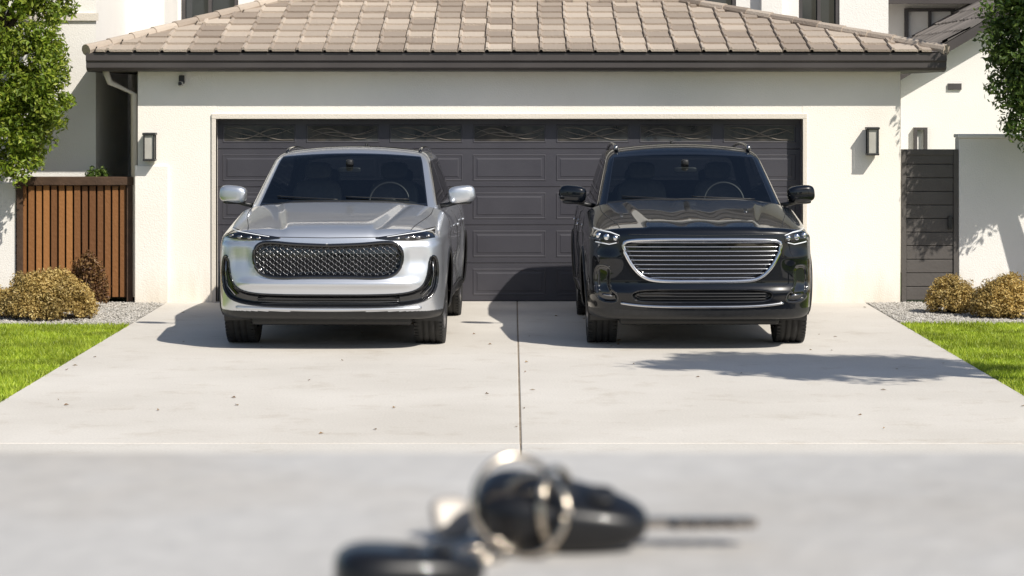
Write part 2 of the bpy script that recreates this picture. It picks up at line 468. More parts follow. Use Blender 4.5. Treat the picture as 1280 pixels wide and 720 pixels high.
    superell('sensor_housing',(0,2.09,1.575),(.035,.05,.03),M_black,root,e=.6)
    for x0,x1 in ((-.05,-.62),(.60,.02)):
        pts=[]
        for t in np.linspace(0,1,12):
            x=x0+(x1-x0)*t; y=1.43+.20*x*x+.03+.05*t; pts.append((x,y,zg(x,y)+.012))
        tubes('wiper',[pts],.007,M_black,root,flat=.8)
    tubes('cowl',[[(x,1.405+.16*x*x,float(zt(x,1.40+.16*x*x))+.003) for x in np.linspace(-.76,.76,30)]],.022,M_black,root,flat=.5)
    for s in (1,-1):
        pts=[];hh=.03 if silver else .048
        for t in np.linspace(0,1,30):
            y=2.50+1.85*t; x=s*.635; zz=zg(x,y)
            pts.append((x,y,zz+hh*min(1,math.sin(math.pi*t)**.35+.0) ))
        tubes('roof_rail',[pts],.016,M_gloss if silver else M_dchrome,root,flat=.9)
        if not silver:
            superell('rail_foot',(s*.635,2.52,zg(.635,2.52)+.024),(.024,.07,.032),M_dchrome,root,e=.7,nu=10,nv=16)
    superell('antenna_fin',(0,4.0,zg(0,4.0)+.02),(.015,.07,.025),M_black,root,e=.8,nu=10,nv=16)
    for s in (1,-1):
        superell('mirror_shell',(s*1.065,1.86,1.285),(.128,.075,.082),paint,root,e=.62,rot=Matrix.Rotation(-s*.10,3,'Y')@Matrix.Rotation(s*.12,3,'Z'))
        superell('mirror_base',(s*1.055,1.865,1.215),(.105,.06,.022),M_black,root,e=.6)
        tubes('mirror_stalk',[[(s*.86,1.90,1.175),(s*.94,1.88,1.19),(s*1.03,1.87,1.215)]],.022,M_black,root)
    prof=[(-.125,.25),(-.128,.30),(-.132,.345),(-.122,.372),(-.10,.383)]
    for gx in (-.055,0,.055):
        prof+=[(gx-.008,.386),(gx-.006,.377),(gx+.006,.377),(gx+.008,.386)]
    prof+=[(.10,.383),(.122,.372),(.132,.345),(.128,.30),(.125,.25)]
    for wy in WY:
        for s in (1,-1):
            V,Fs=lathe_x(prof,72); V=[(v[0]+s*.835,v[1]+wy,v[2]+WR) for v in V]
            mobj('tyre',V,Fs,M_tyre,parent=root)
            parts=[]
            for k in range(60):
                a=2*math.pi*k/60
                for gx,wd in ((-.108,.02),(.108,.02)):
                    c=Vector((s*.835+gx,wy+.380*math.cos(a),WR+.380*math.sin(a)))
                    t=Vector((0,-math.sin(a),math.cos(a))); n=Vector((0,math.cos(a),math.sin(a)))
                    vs=[c+Vector((dx,0,0))+t*dt+n*dn for dn in (-.004,.007) for dx,dt in ((-wd,-.012),(wd,-.012),(wd,.012),(-wd,.012))]
                    parts.append((vs,[(0,1,2,3),(4,7,6,5),(0,4,5,1),(1,5,6,2),(2,6,7,3),(3,7,4,0)]))
            V,Fs=merge(parts); mobj('tread_blocks',V,Fs,M_tyre,smooth=False,parent=root)
            V,Fs=lathe_x([(s*.10,.262),(s*.122,.262),(s*.126,.25),(s*.11,.238),(-s*.10,.235)],64)
            mobj('rim_barrel',[(v[0]+s*.835,v[1]+wy,v[2]+WR) for v in V],Fs,M_alloy,parent=root)
            V,Fs=lathe_x([(s*.03,0.001),(s*.03,.235)],32)
            mobj('brake_disc',[(v[0]+s*.82,v[1]+wy,v[2]+WR) for v in V],Fs,M_black,parent=root)
            sp=[]
            for k in range(5):
                for d in (-.13,.13):
                    a=2*math.pi*k/5
                    sp.append([(s*.945,wy+.03*math.cos(a),WR+.03*math.sin(a)),(s*.95,wy+.14*math.cos(a+d),WR+.14*math.sin(a+d)),(s*.945,wy+.25*math.cos(a+d*1.2),WR+.25*math.sin(a+d*1.2))])
            tubes('spokes',sp,.018,M_alloy,root,up=(1,0,0))
            superell('wheel_cap',(s*.95,wy,WR),(.02,.05,.05),M_alloy,root,e=.9,nu=10,nv=20)
    for s in (1,-1): superell('tail_light',(s*.82,4.66,.98),(.12,.08,.06),M_red,root,e=.5)
    box('underbody',-.70,.70,.35,4.5,.20,.30,M_black,root,bev=.03)
    return root

build_car('silver',(-1.585,21.98,0),math.radians(-1.6))
build_car('black',(1.64,22.02,0),math.radians(0.3))

# ------------------------------------------------------------ GROUND
def sheet(name,x0,x1,y0,y1,z,mat):
    return mobj(name,[(x0,y0,z),(x1,y0,z),(x1,y1,z),(x0,y1,z)],[(0,1,2,3)],mat,smooth=False)
M_earth=pmat('ground_grass',(0.05,0.09,0.02),.9,col2=(0.09,0.13,0.03),scale=.8)
sheet('ground',-400,400,-400,400,-.06,M_earth)
def concrete(name,c1,c2,stain=.85,sc=.5):
    m,N,L,b=new_mat(name)
    tc=N.new('ShaderNodeTexCoord')
    n1=N.new('ShaderNodeTexNoise'); n1.inputs['Scale'].default_value=sc; n1.inputs['Detail'].default_value=8; n1.inputs['Roughness'].default_value=.6
    n2=N.new('ShaderNodeTexNoise'); n2.inputs['Scale'].default_value=60; n2.inputs['Detail'].default_value=4
    for n in (n1,n2): L.new(tc.outputs['Object'],n.inputs['Vector'])
    r=N.new('ShaderNodeValToRGB'); r.color_ramp.elements[0].position=.35; r.color_ramp.elements[1].position=.65
    r.color_ramp.elements[0].color=(*c1,1); r.color_ramp.elements[1].color=(*c2,1); L.new(n1.outputs['Fac'],r.inputs[0])
    n3=N.new('ShaderNodeTexNoise'); n3.inputs['Scale'].default_value=2.3; n3.inputs['Detail'].default_value=10; n3.inputs['Roughness'].default_value=.7; L.new(tc.outputs['Object'],n3.inputs['Vector'])
    r3=N.new('ShaderNodeValToRGB'); r3.color_ramp.elements[0].position=.30; r3.color_ramp.elements[1].position=.46
    r3.color_ramp.elements[0].color=(stain,stain*.97,stain*.93,1); r3.color_ramp.elements[1].color=(1,1,1,1); L.new(n3.outputs['Fac'],r3.inputs[0])
    mp=N.new('ShaderNodeMapRange'); mp.inputs[1].default_value=.3; mp.inputs[2].default_value=.7; mp.inputs[3].default_value=.92; mp.inputs[4].default_value=1.06; L.new(n2.outputs['Fac'],mp.inputs[0])
    a=N.new('ShaderNodeMix'); a.data_type='RGBA'; a.blend_type='MULTIPLY'; a.inputs[0].default_value=1
    L.new(r.outputs[0],a.inputs[6]); L.new(r3.outputs[0],a.inputs[7])
    c=N.new('ShaderNodeMix'); c.data_type='RGBA'; c.blend_type='MULTIPLY'; c.inputs[0].default_value=1
    L.new(a.outputs[2],c.inputs[6]); L.new(mp.outputs[0],c.inputs[7]); L.new(c.outputs[2],b.inputs['Base Color'])
    b.inputs['Roughness'].default_value=.85
    bp=N.new('ShaderNodeBump'); bp.inputs['Strength'].default_value=.15; bp.inputs['Distance'].default_value=.01; L.new(n2.outputs['Fac'],bp.inputs['Height']); L.new(bp.outputs[0],b.inputs['Normal'])
    return m
M_conc=concrete('driveway_concrete',(.585,.545,.485),(.67,.63,.57),.86)
M_walk=concrete('sidewalk_concrete',(.60,.565,.51),(.66,.625,.57),sc=.8)
M_joint=pmat('joint_sand',(0.20,0.155,0.11),.9,col2=(.30,.25,.19),scale=8)
M_asph=pmat('asphalt',(0.045,0.045,0.046),.85,col2=(0.06,0.06,0.06),scale=3,bump=.3,bscale=120)
dw=empty('driveway')
box('joint_bed',-3.68,3.76,16.22,27.45,-.05,-.006,M_joint,dw)
for (a,b) in ((-3.68,.048),(.061,3.76)):
    box('slab',a,b,16.23,27.44,-.04,.0,M_conc,dw,bev=.005)
sw_=empty('sidewalk')
for k in range(-6,6):
    a=.055+3.8*k
    box('paving_slab',a+.005,a+3.795,14.72,16.217,-.04,-.002,M_walk,sw_,bev=.005)
box('joint_bed',-23,23,14.72,16.22,-.05,-.012,M_joint,sw_)
box('kerb',-60,60,14.55,14.71,-.15,0,M_walk,None,bev=.02)
box('road',-60,60,4.0,14.545,-.2,-.035,M_asph,None)
box('pavement',-60,60,-3.5,3.99,-.14,-.01,M_walk,None)
# a few dry leaves blown over the drive
n=60; lx=rng.uniform(-3.6,3.7,n); ly=rng.uniform(16.6,27.2,n); V=[];F=[]
for i in range(n):
    a=rng.uniform(0,6.28); s=rng.uniform(.012,.026); c,sn=math.cos(a)*s,math.sin(a)*s
    V+=[(lx[i]-c,ly[i]-sn,.004),(lx[i]-sn*.5,ly[i]+c*.5,.009+rng.uniform(0,.008)),(lx[i]+c,ly[i]+sn,.005),(lx[i]+sn*.5,ly[i]-c*.5,.009)]; F.append((4*i,4*i+1,4*i+2,4*i+3))
M_dead=pmat('dead_leaf',(0.16,0.09,0.04),.8,col2=(.30,.20,.09),island=True)
mobj('fallen_leaves',V,F,M_dead,smooth=False)

M_grass=leafmat('grass_blades',(0.24,0.34,0.02),(0.36,0.46,0.03),(0.50,0.56,0.07),.35)
M_soil=pmat('lawn_soil',(0.18,0.25,0.02),.9,col2=(0.27,0.33,0.035),scale=6)
def lawn(x0,x1,y0,y1,n):
    root=empty('lawn')
    box('turf',x0,x1,y0,y1,-.055,-.012,M_soil,root)
    x=rng.uniform(x0-.02,x1+.02,n);y=rng.uniform(y0,y1,n)
    h=rng.uniform(.025,.05,n)*(1+.3*np.sin(x*3+1)*np.sin(y*2.3)); a=rng.uniform(0,np.pi,n); w=.004+.003*rng.random(n)
    lx=rng.normal(0,.02,n);ly=rng.normal(0,.02,n)
    dx=np.cos(a)*w;dy=np.sin(a)*w; z0=np.full(n,-.014)
    V=np.stack([np.stack([x-dx,y-dy,z0],1),np.stack([x+dx,y+dy,z0],1),np.stack([x+lx,y+ly,z0+h],1)],1).reshape(-1,3)
    F=np.arange(3*n).reshape(n,3)
    mobj('grass_blades',V,F,M_grass,smooth=False,parent=root)
lawn(-6.4,-3.70,16.25,24.65,90000)
lawn(3.78,6.4,16.25,24.8,90000)
M_gravel=pmat('gravel_stone',(0.34,0.32,0.28),.85,col2=(0.52,0.49,0.45),island=True)
M_gbed=pmat('gravel_bed',(0.36,0.34,0.31),.9,col2=(0.46,0.43,0.39),scale=30,bump=.5,bscale=80)
def gravel(x0,x1,y0,y1,n):
    root=empty('gravel_bed'); box('bed',x0,x1,y0,y1,-.055,-.010,M_gbed,root)
    base=np.array([(1,0,0),(-1,0,0),(0,1,0),(0,-1,0),(0,0,.6),(0,0,-.6)],float)
    tf=np.array([(0,2,4),(2,1,4),(1,3,4),(3,0,4),(2,0,5),(1,2,5),(3,1,5),(0,3,5)])
    c=np.stack([rng.uniform(x0,x1,n),rng.uniform(y0,y1,n),rng.uniform(-.012,.002,n)],1); s=rng.uniform(.008,.018,n)
    V=(c[:,None,:]+base[None]*s[:,None,None]*(1+.3*rng.normal(size=(n,6,1)))).reshape(-1,3)
    F=(tf[None]+6*np.arange(n)[:,None,None]).reshape(-1,3)
    mobj('stones',V,F,M_gravel,smooth=False,parent=root)
gravel(-7,-3.70,24.67,27.35,15000); gravel(3.78,7,24.82,27.35,14000)

# ------------------------------------------------------------ GARAGE
def stucco(name,c1,c2):
    m=pmat(name,c1,.9,col2=c2,scale=1.2,bump=.25,bscale=70)
    N=m.node_tree.nodes;L=m.node_tree.links;b=N['Principled BSDF']
    src=b.inputs['Base Color'].links[0].from_socket
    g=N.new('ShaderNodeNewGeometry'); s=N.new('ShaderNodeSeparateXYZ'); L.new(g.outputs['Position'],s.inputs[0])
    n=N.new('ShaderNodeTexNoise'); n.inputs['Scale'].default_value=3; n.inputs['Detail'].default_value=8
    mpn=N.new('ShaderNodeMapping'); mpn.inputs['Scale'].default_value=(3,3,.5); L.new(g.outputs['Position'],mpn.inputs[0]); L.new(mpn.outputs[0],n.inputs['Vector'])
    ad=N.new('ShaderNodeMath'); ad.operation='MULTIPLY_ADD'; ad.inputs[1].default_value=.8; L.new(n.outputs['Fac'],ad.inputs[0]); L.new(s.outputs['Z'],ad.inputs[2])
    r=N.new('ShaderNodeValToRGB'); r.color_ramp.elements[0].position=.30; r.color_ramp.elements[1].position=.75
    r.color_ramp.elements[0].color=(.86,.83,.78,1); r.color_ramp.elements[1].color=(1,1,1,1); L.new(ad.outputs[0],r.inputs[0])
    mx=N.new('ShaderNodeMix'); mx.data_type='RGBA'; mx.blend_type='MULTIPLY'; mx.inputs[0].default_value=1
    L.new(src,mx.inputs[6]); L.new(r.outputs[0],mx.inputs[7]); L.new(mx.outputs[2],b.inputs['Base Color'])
    return m
M_stucco=stucco('stucco_cream',(.88,.825,.74),(.92,.87,.79))
M_trim=stucco('stucco_trim',(.70,.64,.55),(.74,.68,.60))
M_fascia=pmat('fascia_bronze',(0.052,0.044,0.042),.5,col2=(0.066,0.057,0.054),scale=2)
M_soffit=pmat('soffit',(0.16,0.14,0.125),.8,col2=(.2,.18,.16),scale=3)
M_door=pmat('door_charcoal',(0.045,0.043,0.053),.5,col2=(0.056,0.054,0.064),scale=3,bump=.08,bscale=150)
M_tile=pmat('roof_tile',(0.28,0.225,0.18),.85,col2=(0.52,0.44,0.36),island=True,bump=.4,bscale=60)
M_tiled=pmat('roof_tile_grey',(0.11,0.10,0.095),.85,col2=(0.20,0.18,0.17),island=True)
M_iron=pmat('black_iron',(0.02,0.019,0.018),.5,col2=(.03,.03,.03),scale=20)
M_scroll=pmat('scroll_iron',(.13,.11,.09),.5,col2=(.17,.145,.12),scale=9)
ga=empty('garage')
WF=27.30
X0,X1,DX0,DX1,DZ=-3.99,4.14,-3.157,3.10,1.955
box('wall_pier',X0,DX0,WF,WF+.30,-.05,2.46,M_stucco,ga)
box('wall_pier',DX1,X1,WF,WF+.30,-.05,2.46,M_stucco,ga)
box('wall_lintel',DX0,DX1,WF+.002,WF+.30,DZ,2.46,M_stucco,ga)
box('side_wall',X0,X0+.25,WF+.3,31.4,-.05,2.46,M_stucco,ga)
box('side_wall',X1-.25,X1,WF+.3,31.4,-.05,2.46,M_stucco,ga)
box('pilaster_base',X0-.03,X0+.33,WF-.035,WF+.1,-.05,1.46,M_stucco,ga,bev=.01)
box('door_trim',DX0-.045,DX0,WF-.02,WF+.12,-.0,DZ,M_trim,ga,bev=.004)
box('door_trim',DX1,DX1+.045,WF-.02,WF+.12,-.0,DZ,M_trim,ga,bev=.004)
box('door_trim',DX0-.045,DX1+.045,WF-.022,WF+.12,DZ+.001,DZ+.055,M_trim,ga,bev=.004)
YD=WF+.15
rows=[(0,.408),(.408,.816),(.816,1.224),(1.224,1.632),(1.632,1.955)]
M_dglass=pmat('door_glass',(0.018,0.018,0.021),.1,coat=1,col2=(0.09,0.08,0.07),scale=7)
cw=(DX1-DX0)/7
for r,(a,b) in enumerate(rows):
    box('door_section',DX0,DX1,YD,YD+.05,a+.003,b-.003,M_door,ga,bev=.003)
    for c in range(7):
        xa=DX0+cw*c+.055; xb=DX0+cw*(c+1)-.055
        za,zb=a+.065,b-.06
        V=[];F=[]
        ins=[0,.008,.016,.040,.052]; dep=[0,-.005,-.001,-.001,-.005]
        for i,dd in zip(ins,dep):
            V+=[(xa+i,YD+dd-.001,za+i),(xb-i,YD+dd-.001,za+i),(xb-i,YD+dd-.001,zb-i),(xa+i,YD+dd-.001,zb-i)]
        nr=3 if r==4 else 5
        for i in range(nr-1):
            for k in range(4):
                l=(k+1)%4; F.append((4*i+k,4*i+l,4*i+4+l,4*i+4+k))
        F.append(tuple(4*(nr-1)+k for k in range(4)))
        V=V[:4*nr]
        mobj('door_window' if r==4 else 'door_panel',V,F,[M_door,M_dglass],[0]*(len(F)-1)+[1 if r==4 else 0],smooth=False,parent=ga)
        if r==4:
            w=xb-xa-.05;h=zb-za-.05;x0=xa+.025;z0=za+.025
            fl=1 if c%2 else -1
            L1=[(x0+w*t,YD-.006,z0+h*(.15+.7*(t if fl>0 else 1-t))+.035*math.sin(t*6)) for t in np.linspace(0,1,24)]
            L2=[(x0+w*t,YD-.006,z0+h*(.5+.38*math.sin(math.pi*2*t*fl))) for t in np.linspace(0,1,24)]
            L3=[(x0+w*t,YD-.006,z0+h*(.9-.6*math.sin(math.pi*t))) for t in np.linspace(0,1,24)]
            tubes('door_window_scroll',[L1,L2,L3],[.002+.006*math.sin(math.pi*k/23) for k in range(24)],M_scroll,ga,seg=6)
GX0,GX1=-4.49,4.58
prof=[(27.08,2.46),(27.02,2.47),(26.985,2.50),(26.985,2.555),(26.965,2.575),(26.965,2.655),(27.08,2.655)]
V=[];F=[];n=len(prof)
for x in (GX0,GX1):
    for y,z in prof: V.append((x,y,z))
F=[(i,(i+1)%n,n+(i+1)%n,n+i) for i in range(n)]+[tuple(range(n))[::-1],tuple(range(n,2*n))]
mobj('gutter',V,F,M_fascia,smooth=False,parent=ga)
for x,s in ((GX0,1),(GX1,-1)):
    box('side_fascia',min(x,x+s*.06),max(x,x+s*.06),27.085,31.4,2.455,2.655,M_fascia,ga,bev=.006)
box('soffit',GX0+.06,GX1-.06,27.085,31.4,2.462,2.49,M_soffit,ga)
tubes('downpipe',[[(X0-.33,27.2,2.47),(X0-.30,27.3,2.35),(X0-.055,27.40,2.22),(X0-.05,27.40,.05)]],.035,M_trim,ga)
E0=(26.98,2.665); R0=(29.5,3.27); HL,HR=(-2.72,1.94)
sl=math.hypot(R0[0]-E0[0],R0[1]-E0[1]); dy=(R0[0]-E0[0])/sl; dz=(R0[1]-E0[1])/sl
def tilefield(axis_fn,s_len,lo_fn,hi_fn,tw=.285,rowl=.33,wmin=-5,wmax=5):
    parts=[]
    nr=int(math.ceil(s_len/rowl))
    for r in range(nr):
        sa=r*rowl-.04; sb=min((r+1)*rowl+.03,s_len)
        k0=int(math.floor((wmin)/tw))
        for k in range(k0,int(wmax/tw)+1):
            xa=k*tw+.006*math.sin(r*2.1)+.004; xb=xa+tw-.008
            lo,hi=lo_fn((sa+sb)/2),hi_fn((sa+sb)/2)
            if xb<lo or xa>hi: continue
            xa2,xb2=max(xa,lo),min(xb,hi)
            if xb2-xa2<.03: continue
            jit=random.uniform(-.004,.004); V=[]
            P=[(0,.0),(.02,.020),(.10,.020),(.14,.002),(.97,.002),(1,-.006)]; M=len(P)
            for (s,hh) in ((sa,.036+jit),(sb,.012+jit),(sa,.010+jit)):
                for t,e in P:
                    x=min(max(xa+(xb-xa)*t,xa2),xb2); V.append(axis_fn(x,s,hh+e))
            F=[]
            for i in range(M-1):
                F.append((i,i+1,M+i+1,M+i)); F.append((2*M+i,2*M+i+1,i+1,i))
            F.append((0,M,2*M)); F.append((M-1,3*M-1,2*M-1))
            parts.append((V,F))
    return merge(parts)
front=lambda x,s,h:(x,E0[0]+dy*s-dz*h,E0[1]+dz*s+dy*h)
V,F=tilefield(front,sl,lambda s:GX0+(HL-GX0)*s/sl,lambda s:GX1+(HR-GX1)*s/sl)
mobj('roof_tiles',V,F,M_tile,smooth=False,parent=ga)
ey,ez=E0; 
Vr=[(GX0,ey,ez),(GX1,ey,ez),(HR,R0[0],R0[1]),(HL,R0[0],R0[1]),(GX0,32,ez),(GX1,32,ez)]
mobj('roof_deck',Vr,[(0,1,2,3),(1,5,2),(4,0,3),(4,3,2,5)],M_tiled,smooth=False,parent=ga)
caps=[]
def capline(a,b,n,r=.062):
    a=Vector(a);b=Vector(b)
    for i in range(n):
        p=a.lerp(b,i/n); q=a.lerp(b,(i+1.12)/n)
        caps.append(tube([p,q],[r,r*.82],seg=10))
capline((GX0,ey,ez+.02),(HL,R0[0],R0[1]+.03),9); capline((GX1,ey,ez+.02),(HR,R0[0],R0[1]+.03),11); capline((HL,R0[0],R0[1]+.03),(HR,R0[0],R0[1]+.03),15)
V,F=merge(caps); mobj('ridge_caps',V,F,M_tile,smooth=False,parent=ga)
M_frost=pmat('sconce_glass',(0.42,0.40,0.36),.2,coat=.5,col2=(.5,.48,.43),scale=9)
def sconce(x,z):
    r=empty('wall_lantern',(x,WF,z))
    box('backplate',-.05,.05,-.018,0,-.15,.15,M_iron,r,bev=.004)
    box('top_cap',-.07,.07,-.17,-.02,.125,.150,M_iron,r,bev=.006)
    box('bottom_cap',-.065,.065,-.165,-.025,-.150,-.128,M_iron,r,bev=.006)
    box('glass',-.048,.048,-.145,-.045,-.126,.123,M_frost,r)
    for a in (-.06,.045):
        for b in (-.162,-.04): box('corner_bar',a,a+.015,b,b+.012,-.128,.125,M_iron,r)
sconce(-3.85,1.66); sconce(3.83,1.72)
sc=empty('security_camera',(-3.52,WF,2.36))
superell('housing',(0,-.10,-.03),(.028,.06,.028),M_frost,sc,e=.7,nu=10,nv=16); box('bracket',-.03,.03,-.04,0,-.03,.06,M_iron,sc,bev=.008)
superell('camera_lens',(0,-.155,-.03),(.02,.012,.02),M_iron,sc,e=1,nu=8,nv=12)

# ------------------------------------------------------------ HOUSES BEHIND
M_white=stucco('stucco_white',(.82,.79,.74),(.87,.84,.79))
M_win=pmat('window_glass',(0.02,0.024,0.028),.05,coat=1,col2=(.04,.045,.05),scale=2)
M_frame=pmat('window_frame',(0.06,0.055,0.052),.5,col2=(.08,.07,.07),scale=5)
def window(parent,xa,xb,y,za,zb,n=2,t=.045):
    box('window_glass',xa,xb,y+.06,y+.08,za,zb,M_win,parent)
    for a,b,c,d in ((xa-.01,xa+t,za,zb),(xb-t,xb+.01,za,zb),(xa+t,xb-t,zb-t,zb),(xa+t,xb-t,za,za+t)): box('window_frame',a,b,y-.02,y+.055,c,d,M_frame,parent)
    for k in range(1,n):
        x=xa+(xb-xa)*k/n; box('window_mullion',x-.02,x+.02,y-.01,y+.055,za+t,zb-t,M_frame,parent)
    box('window_sill',xa-.08,xb+.08,y-.08,y-.021,za-.07,za-.002,M_white,parent)
hs=empty('house')
def wall_with_openings(parent,x0,x1,y,z0,z1,ops,mat,t=.25):
    xs=[x0]
    for a,b,c,d in sorted(ops):
        box('wall',xs[-1],a,y,y+t,z0,z1,mat,parent)
        box('wall_below',a,b,y+.002,y+t,z0,c,mat,parent); box('wall_above',a,b,y+.002,y+t,d,z1,mat,parent)
        xs.append(b)
    box('wall',xs[-1],x1,y,y+t,z0,z1,mat,parent)
ops=[(-4.06,-3.36,2.75,4.3),(-2.75,-1.75,2.9,4.3),(-1.3,-.2,2.9,4.3),(.6,1.4,2.9,4.3),(2.0,2.75,2.9,4.3),(3.52,4.02,2.75,4.3)]
wall_with_openings(hs,-4.3,4.62,31.42,-.05,5.6,ops,M_white)
for a,b,c,d in ops: window(hs,a,b,31.45,c,d)
# projecting wing left of the garage: front block + stepped return
box('wing_wall',-6.8,-4.53,27.86,31.415,-.05,5.4,M_white,hs)
box('wing_return',-4.53,-4.10,30.2,31.415,-.05,5.3,M_white,hs)
box('wing_band',-6.83,-4.50,27.83,27.858,3.02,3.10,M_trim,hs)
box('pilaster',3.05,3.30,31.28,31.418,-.05,5.6,M_white,hs)
box('side_wall',4.37,4.62,31.68,40,-.05,5.6,M_white,hs); box('side_wall',-5.6,-5.35,31.68,40,-.05,5.6,M_white,hs)
box('fascia',-6.2,5.2,30.9,31.0,5.5,5.72,M_fascia,hs)
mobj('roof',[(-6.2,30.9,5.7),(5.2,30.9,5.7),(2,36,7.6),(-3,36,7.6),(-6.2,41,5.7),(5.2,41,5.7)],[(0,1,2,3),(1,5,2),(4,0,3),(4,3,2,5)],M_tiled,smooth=False,parent=hs)
nb=empty('house')
gy=32.6
V=[(4.95,gy,-.05),(9.4,gy,-.05),(9.4,gy,2.45),(7.15,gy,3.7),(4.95,gy,2.42),
   (4.95,40,-.05),(9.4,40,-.05),(9.4,40,2.45),(7.15,40,3.7),(4.95,40,2.42)]
mobj('gable_walls',V,[(0,1,2,3,4),(5,9,8,7,6),(0,4,9,5),(1,6,7,2)],M_white,smooth=False,parent=nb)
def roofslab(name,a,b,y0,y1,t,mat,parent):
    (xa,za),(xb,zb)=a,b
    V=[(xa,y0,za),(xb,y0,zb),(xb,y1,zb),(xa,y1,za),(xa,y0,za+t),(xb,y0,zb+t),(xb,y1,zb+t),(xa,y1,za+t)]
    return mobj(name,V,[(3,2,1,0),(4,5,6,7),(0,1,5,4),(1,2,6,5),(2,3,7,6),(3,0,4,7)],mat,smooth=False,parent=parent)
roofslab('roof_slope',(4.62,2.24),(7.15,3.715),gy-.35,40,.13,M_fascia,nb)
roofslab('roof_slope',(7.15,3.715),(9.8,2.24),gy-.35,40,.13,M_fascia,nb)
rs=math.hypot(2.53,1.475)
nf=lambda x,s,h:(4.62+2.53*s/rs-.5*h,x,2.37+1.475*s/rs+.86*h)
V,F=tilefield(nf,rs,lambda s:gy-.35,lambda s:40,wmin=31,wmax=40); mobj('roof_tiles',V,F,M_tiled,smooth=False,parent=nb)
window(nb,5.12,5.27,gy-.05,1.25,1.80,1,.03)
box('vent',5.55,5.72,gy-.03,gy+.02,2.28,2.36,M_frame,nb)
box('upper_wall',5.3,10.5,36.5,42,2.0,3.55,M_white,nb); box('upper_fascia',4.9,11,36.0,36.1,3.50,3.72,M_fascia,nb)
box('upper_soffit',4.9,11,36.1,42,3.52,3.6,M_soffit,nb)
mobj('upper_roof',[(4.9,36.0,3.72),(11,36.0,3.72),(9,39,4.9),(7,39,4.9),(4.9,42,3.72),(11,42,3.72)],[(0,1,2,3),(1,5,2),(4,0,3),(4,3,2,5)],M_tiled,smooth=False,parent=nb)
window(nb,5.6,6.3,36.45,2.75,3.45,2)

# ------------------------------------------------------------ FENCES, GATE, WALLS
M_wood=pmat('fence_wood',(0.12,0.047,0.015),.7,col2=(0.36,0.155,0.045),island=True,bump=.3,bscale=30)
M_wdark=pmat('fence_rail',(0.055,0.029,0.015),.75,col2=(.085,.046,.025),scale=8,bump=.3)
fe=empty('wooden_fence')
parts=[]
x=-5.26
while x<-4.08:
    w=random.uniform(.055,.064); h=random.uniform(-.006,.006); yy=random.uniform(-.008,.004)
    vs=[(x+a*w,27.41+yy+b*.022,c) for c in (.05,1.24+h) for a,b in ((0,0),(1,0),(1,1),(0,1))]
    parts.append((vs,[(3,2,1,0),(4,5,6,7),(0,1,5,4),(1,2,6,5),(2,3,7,6),(3,0,4,7)])); x+=w+.022
V,F=merge(parts); mobj('pickets',V,F,M_wood,smooth=False,parent=fe)
box('top_rail',-5.30,-4.045,27.36,27.50,1.245,1.335,M_wdark,fe,bev=.006)
box('bottom_rail',-5.28,-4.05,27.445,27.50,.18,.26,M_wdark,fe,bev=.004)
box('back_board',-5.28,-4.05,27.50,27.53,.03,1.24,M_wdark,fe)
for x in (-5.295,-4.12): box('post',x,x+.065,27.365,27.399,0,1.243,M_wdark,fe,bev=.004)
box('garden_wall',-9,-5.31,27.40,27.60,-.05,1.27,M_white,None,bev=.01)
gt=empty('side_gate')
M_gate=pmat('gate_grey',(0.085,0.075,0.068),.6,col2=(.10,.09,.082),scale=5,bump=.15)
box('frame',4.165,4.215,27.36,27.42,0,1.63,M_gate,gt,bev=.004); box('frame',4.72,4.77,27.36,27.42,0,1.63,M_gate,gt,bev=.004)
box('frame',4.216,4.719,27.36,27.42,1.57,1.63,M_gate,gt,bev=.004)
k=0.02
while k<1.50:
    box('slat',4.216,4.719,27.375,27.40,k,k+.138,M_gate,gt,bev=.004); k+=.1455
box('backing',4.2,4.73,27.405,27.418,.02,1.56,M_frame,gt)
box('handle',4.66,4.70,27.34,27.374,.78,.92,M_iron,gt,bev=.005)
gw=empty('garden_wall')
box('wall',4.775,9,27.36,27.60,-.05,1.75,M_white,gw,bev=.01); box('coping',4.765,9,27.33,27.63,1.752,1.79,M_white,gw,bev=.008)

# ------------------------------------------------------------ VEGETATION
def leafmesh(name,centers,rad,per,size,mat,parent):
    C=np.repeat(centers,per,0); n=len(C)
    R=np.repeat(rad,per) if hasattr(rad,'__len__') else rad
    d=rng.normal(size=(n,3)); d/=np.linalg.norm(d,axis=1)[:,None]
    r=(rng.random(n)**.45)*R; P=C+d*r[:,None]; 
    nrm=d*.6+rng.normal(size=(n,3))*.55+np.array([0,0,.35]); nrm/=np.linalg.norm(nrm,axis=1)[:,None]
    t=np.cross(nrm,rng.normal(size=(n,3))); t/=np.linalg.norm(t,axis=1)[:,None]; b=np.cross(nrm,t)
    s=size*rng.uniform(.6,1.25,n)[:,None]
    V=np.stack([P-t*s,P+b*s*.42+nrm*s*.12,P+t*s,P-b*s*.42+nrm*s*.12],1).reshape(-1,3)
    F=np.arange(4*n).reshape(n,4)
    return mobj(name,V,F,mat,smooth=False,parent=parent)
M_leaf=leafmat('tree_leaves',(0.10,0.16,0.012),(0.19,0.27,0.02),(0.36,0.40,0.05),.38)
M_leafd=leafmat('tree_leaves_dark',(0.045,0.085,0.012),(0.08,0.14,0.02),(0.16,0.22,0.04),.3)
M_dry=leafmat('dry_shrub_leaves',(0.30,0.20,0.06),(0.50,0.35,0.11),(0.64,0.50,0.20),.25)
M_redl=leafmat('reddish_shrub_leaves',(0.12,0.05,0.025),(0.22,0.11,0.04),(0.30,0.18,0.06),.25)
M_bark=pmat('bark',(0.08,0.055,0.035),.9,col2=(0.14,0.10,0.07),scale=12,bump=.6)
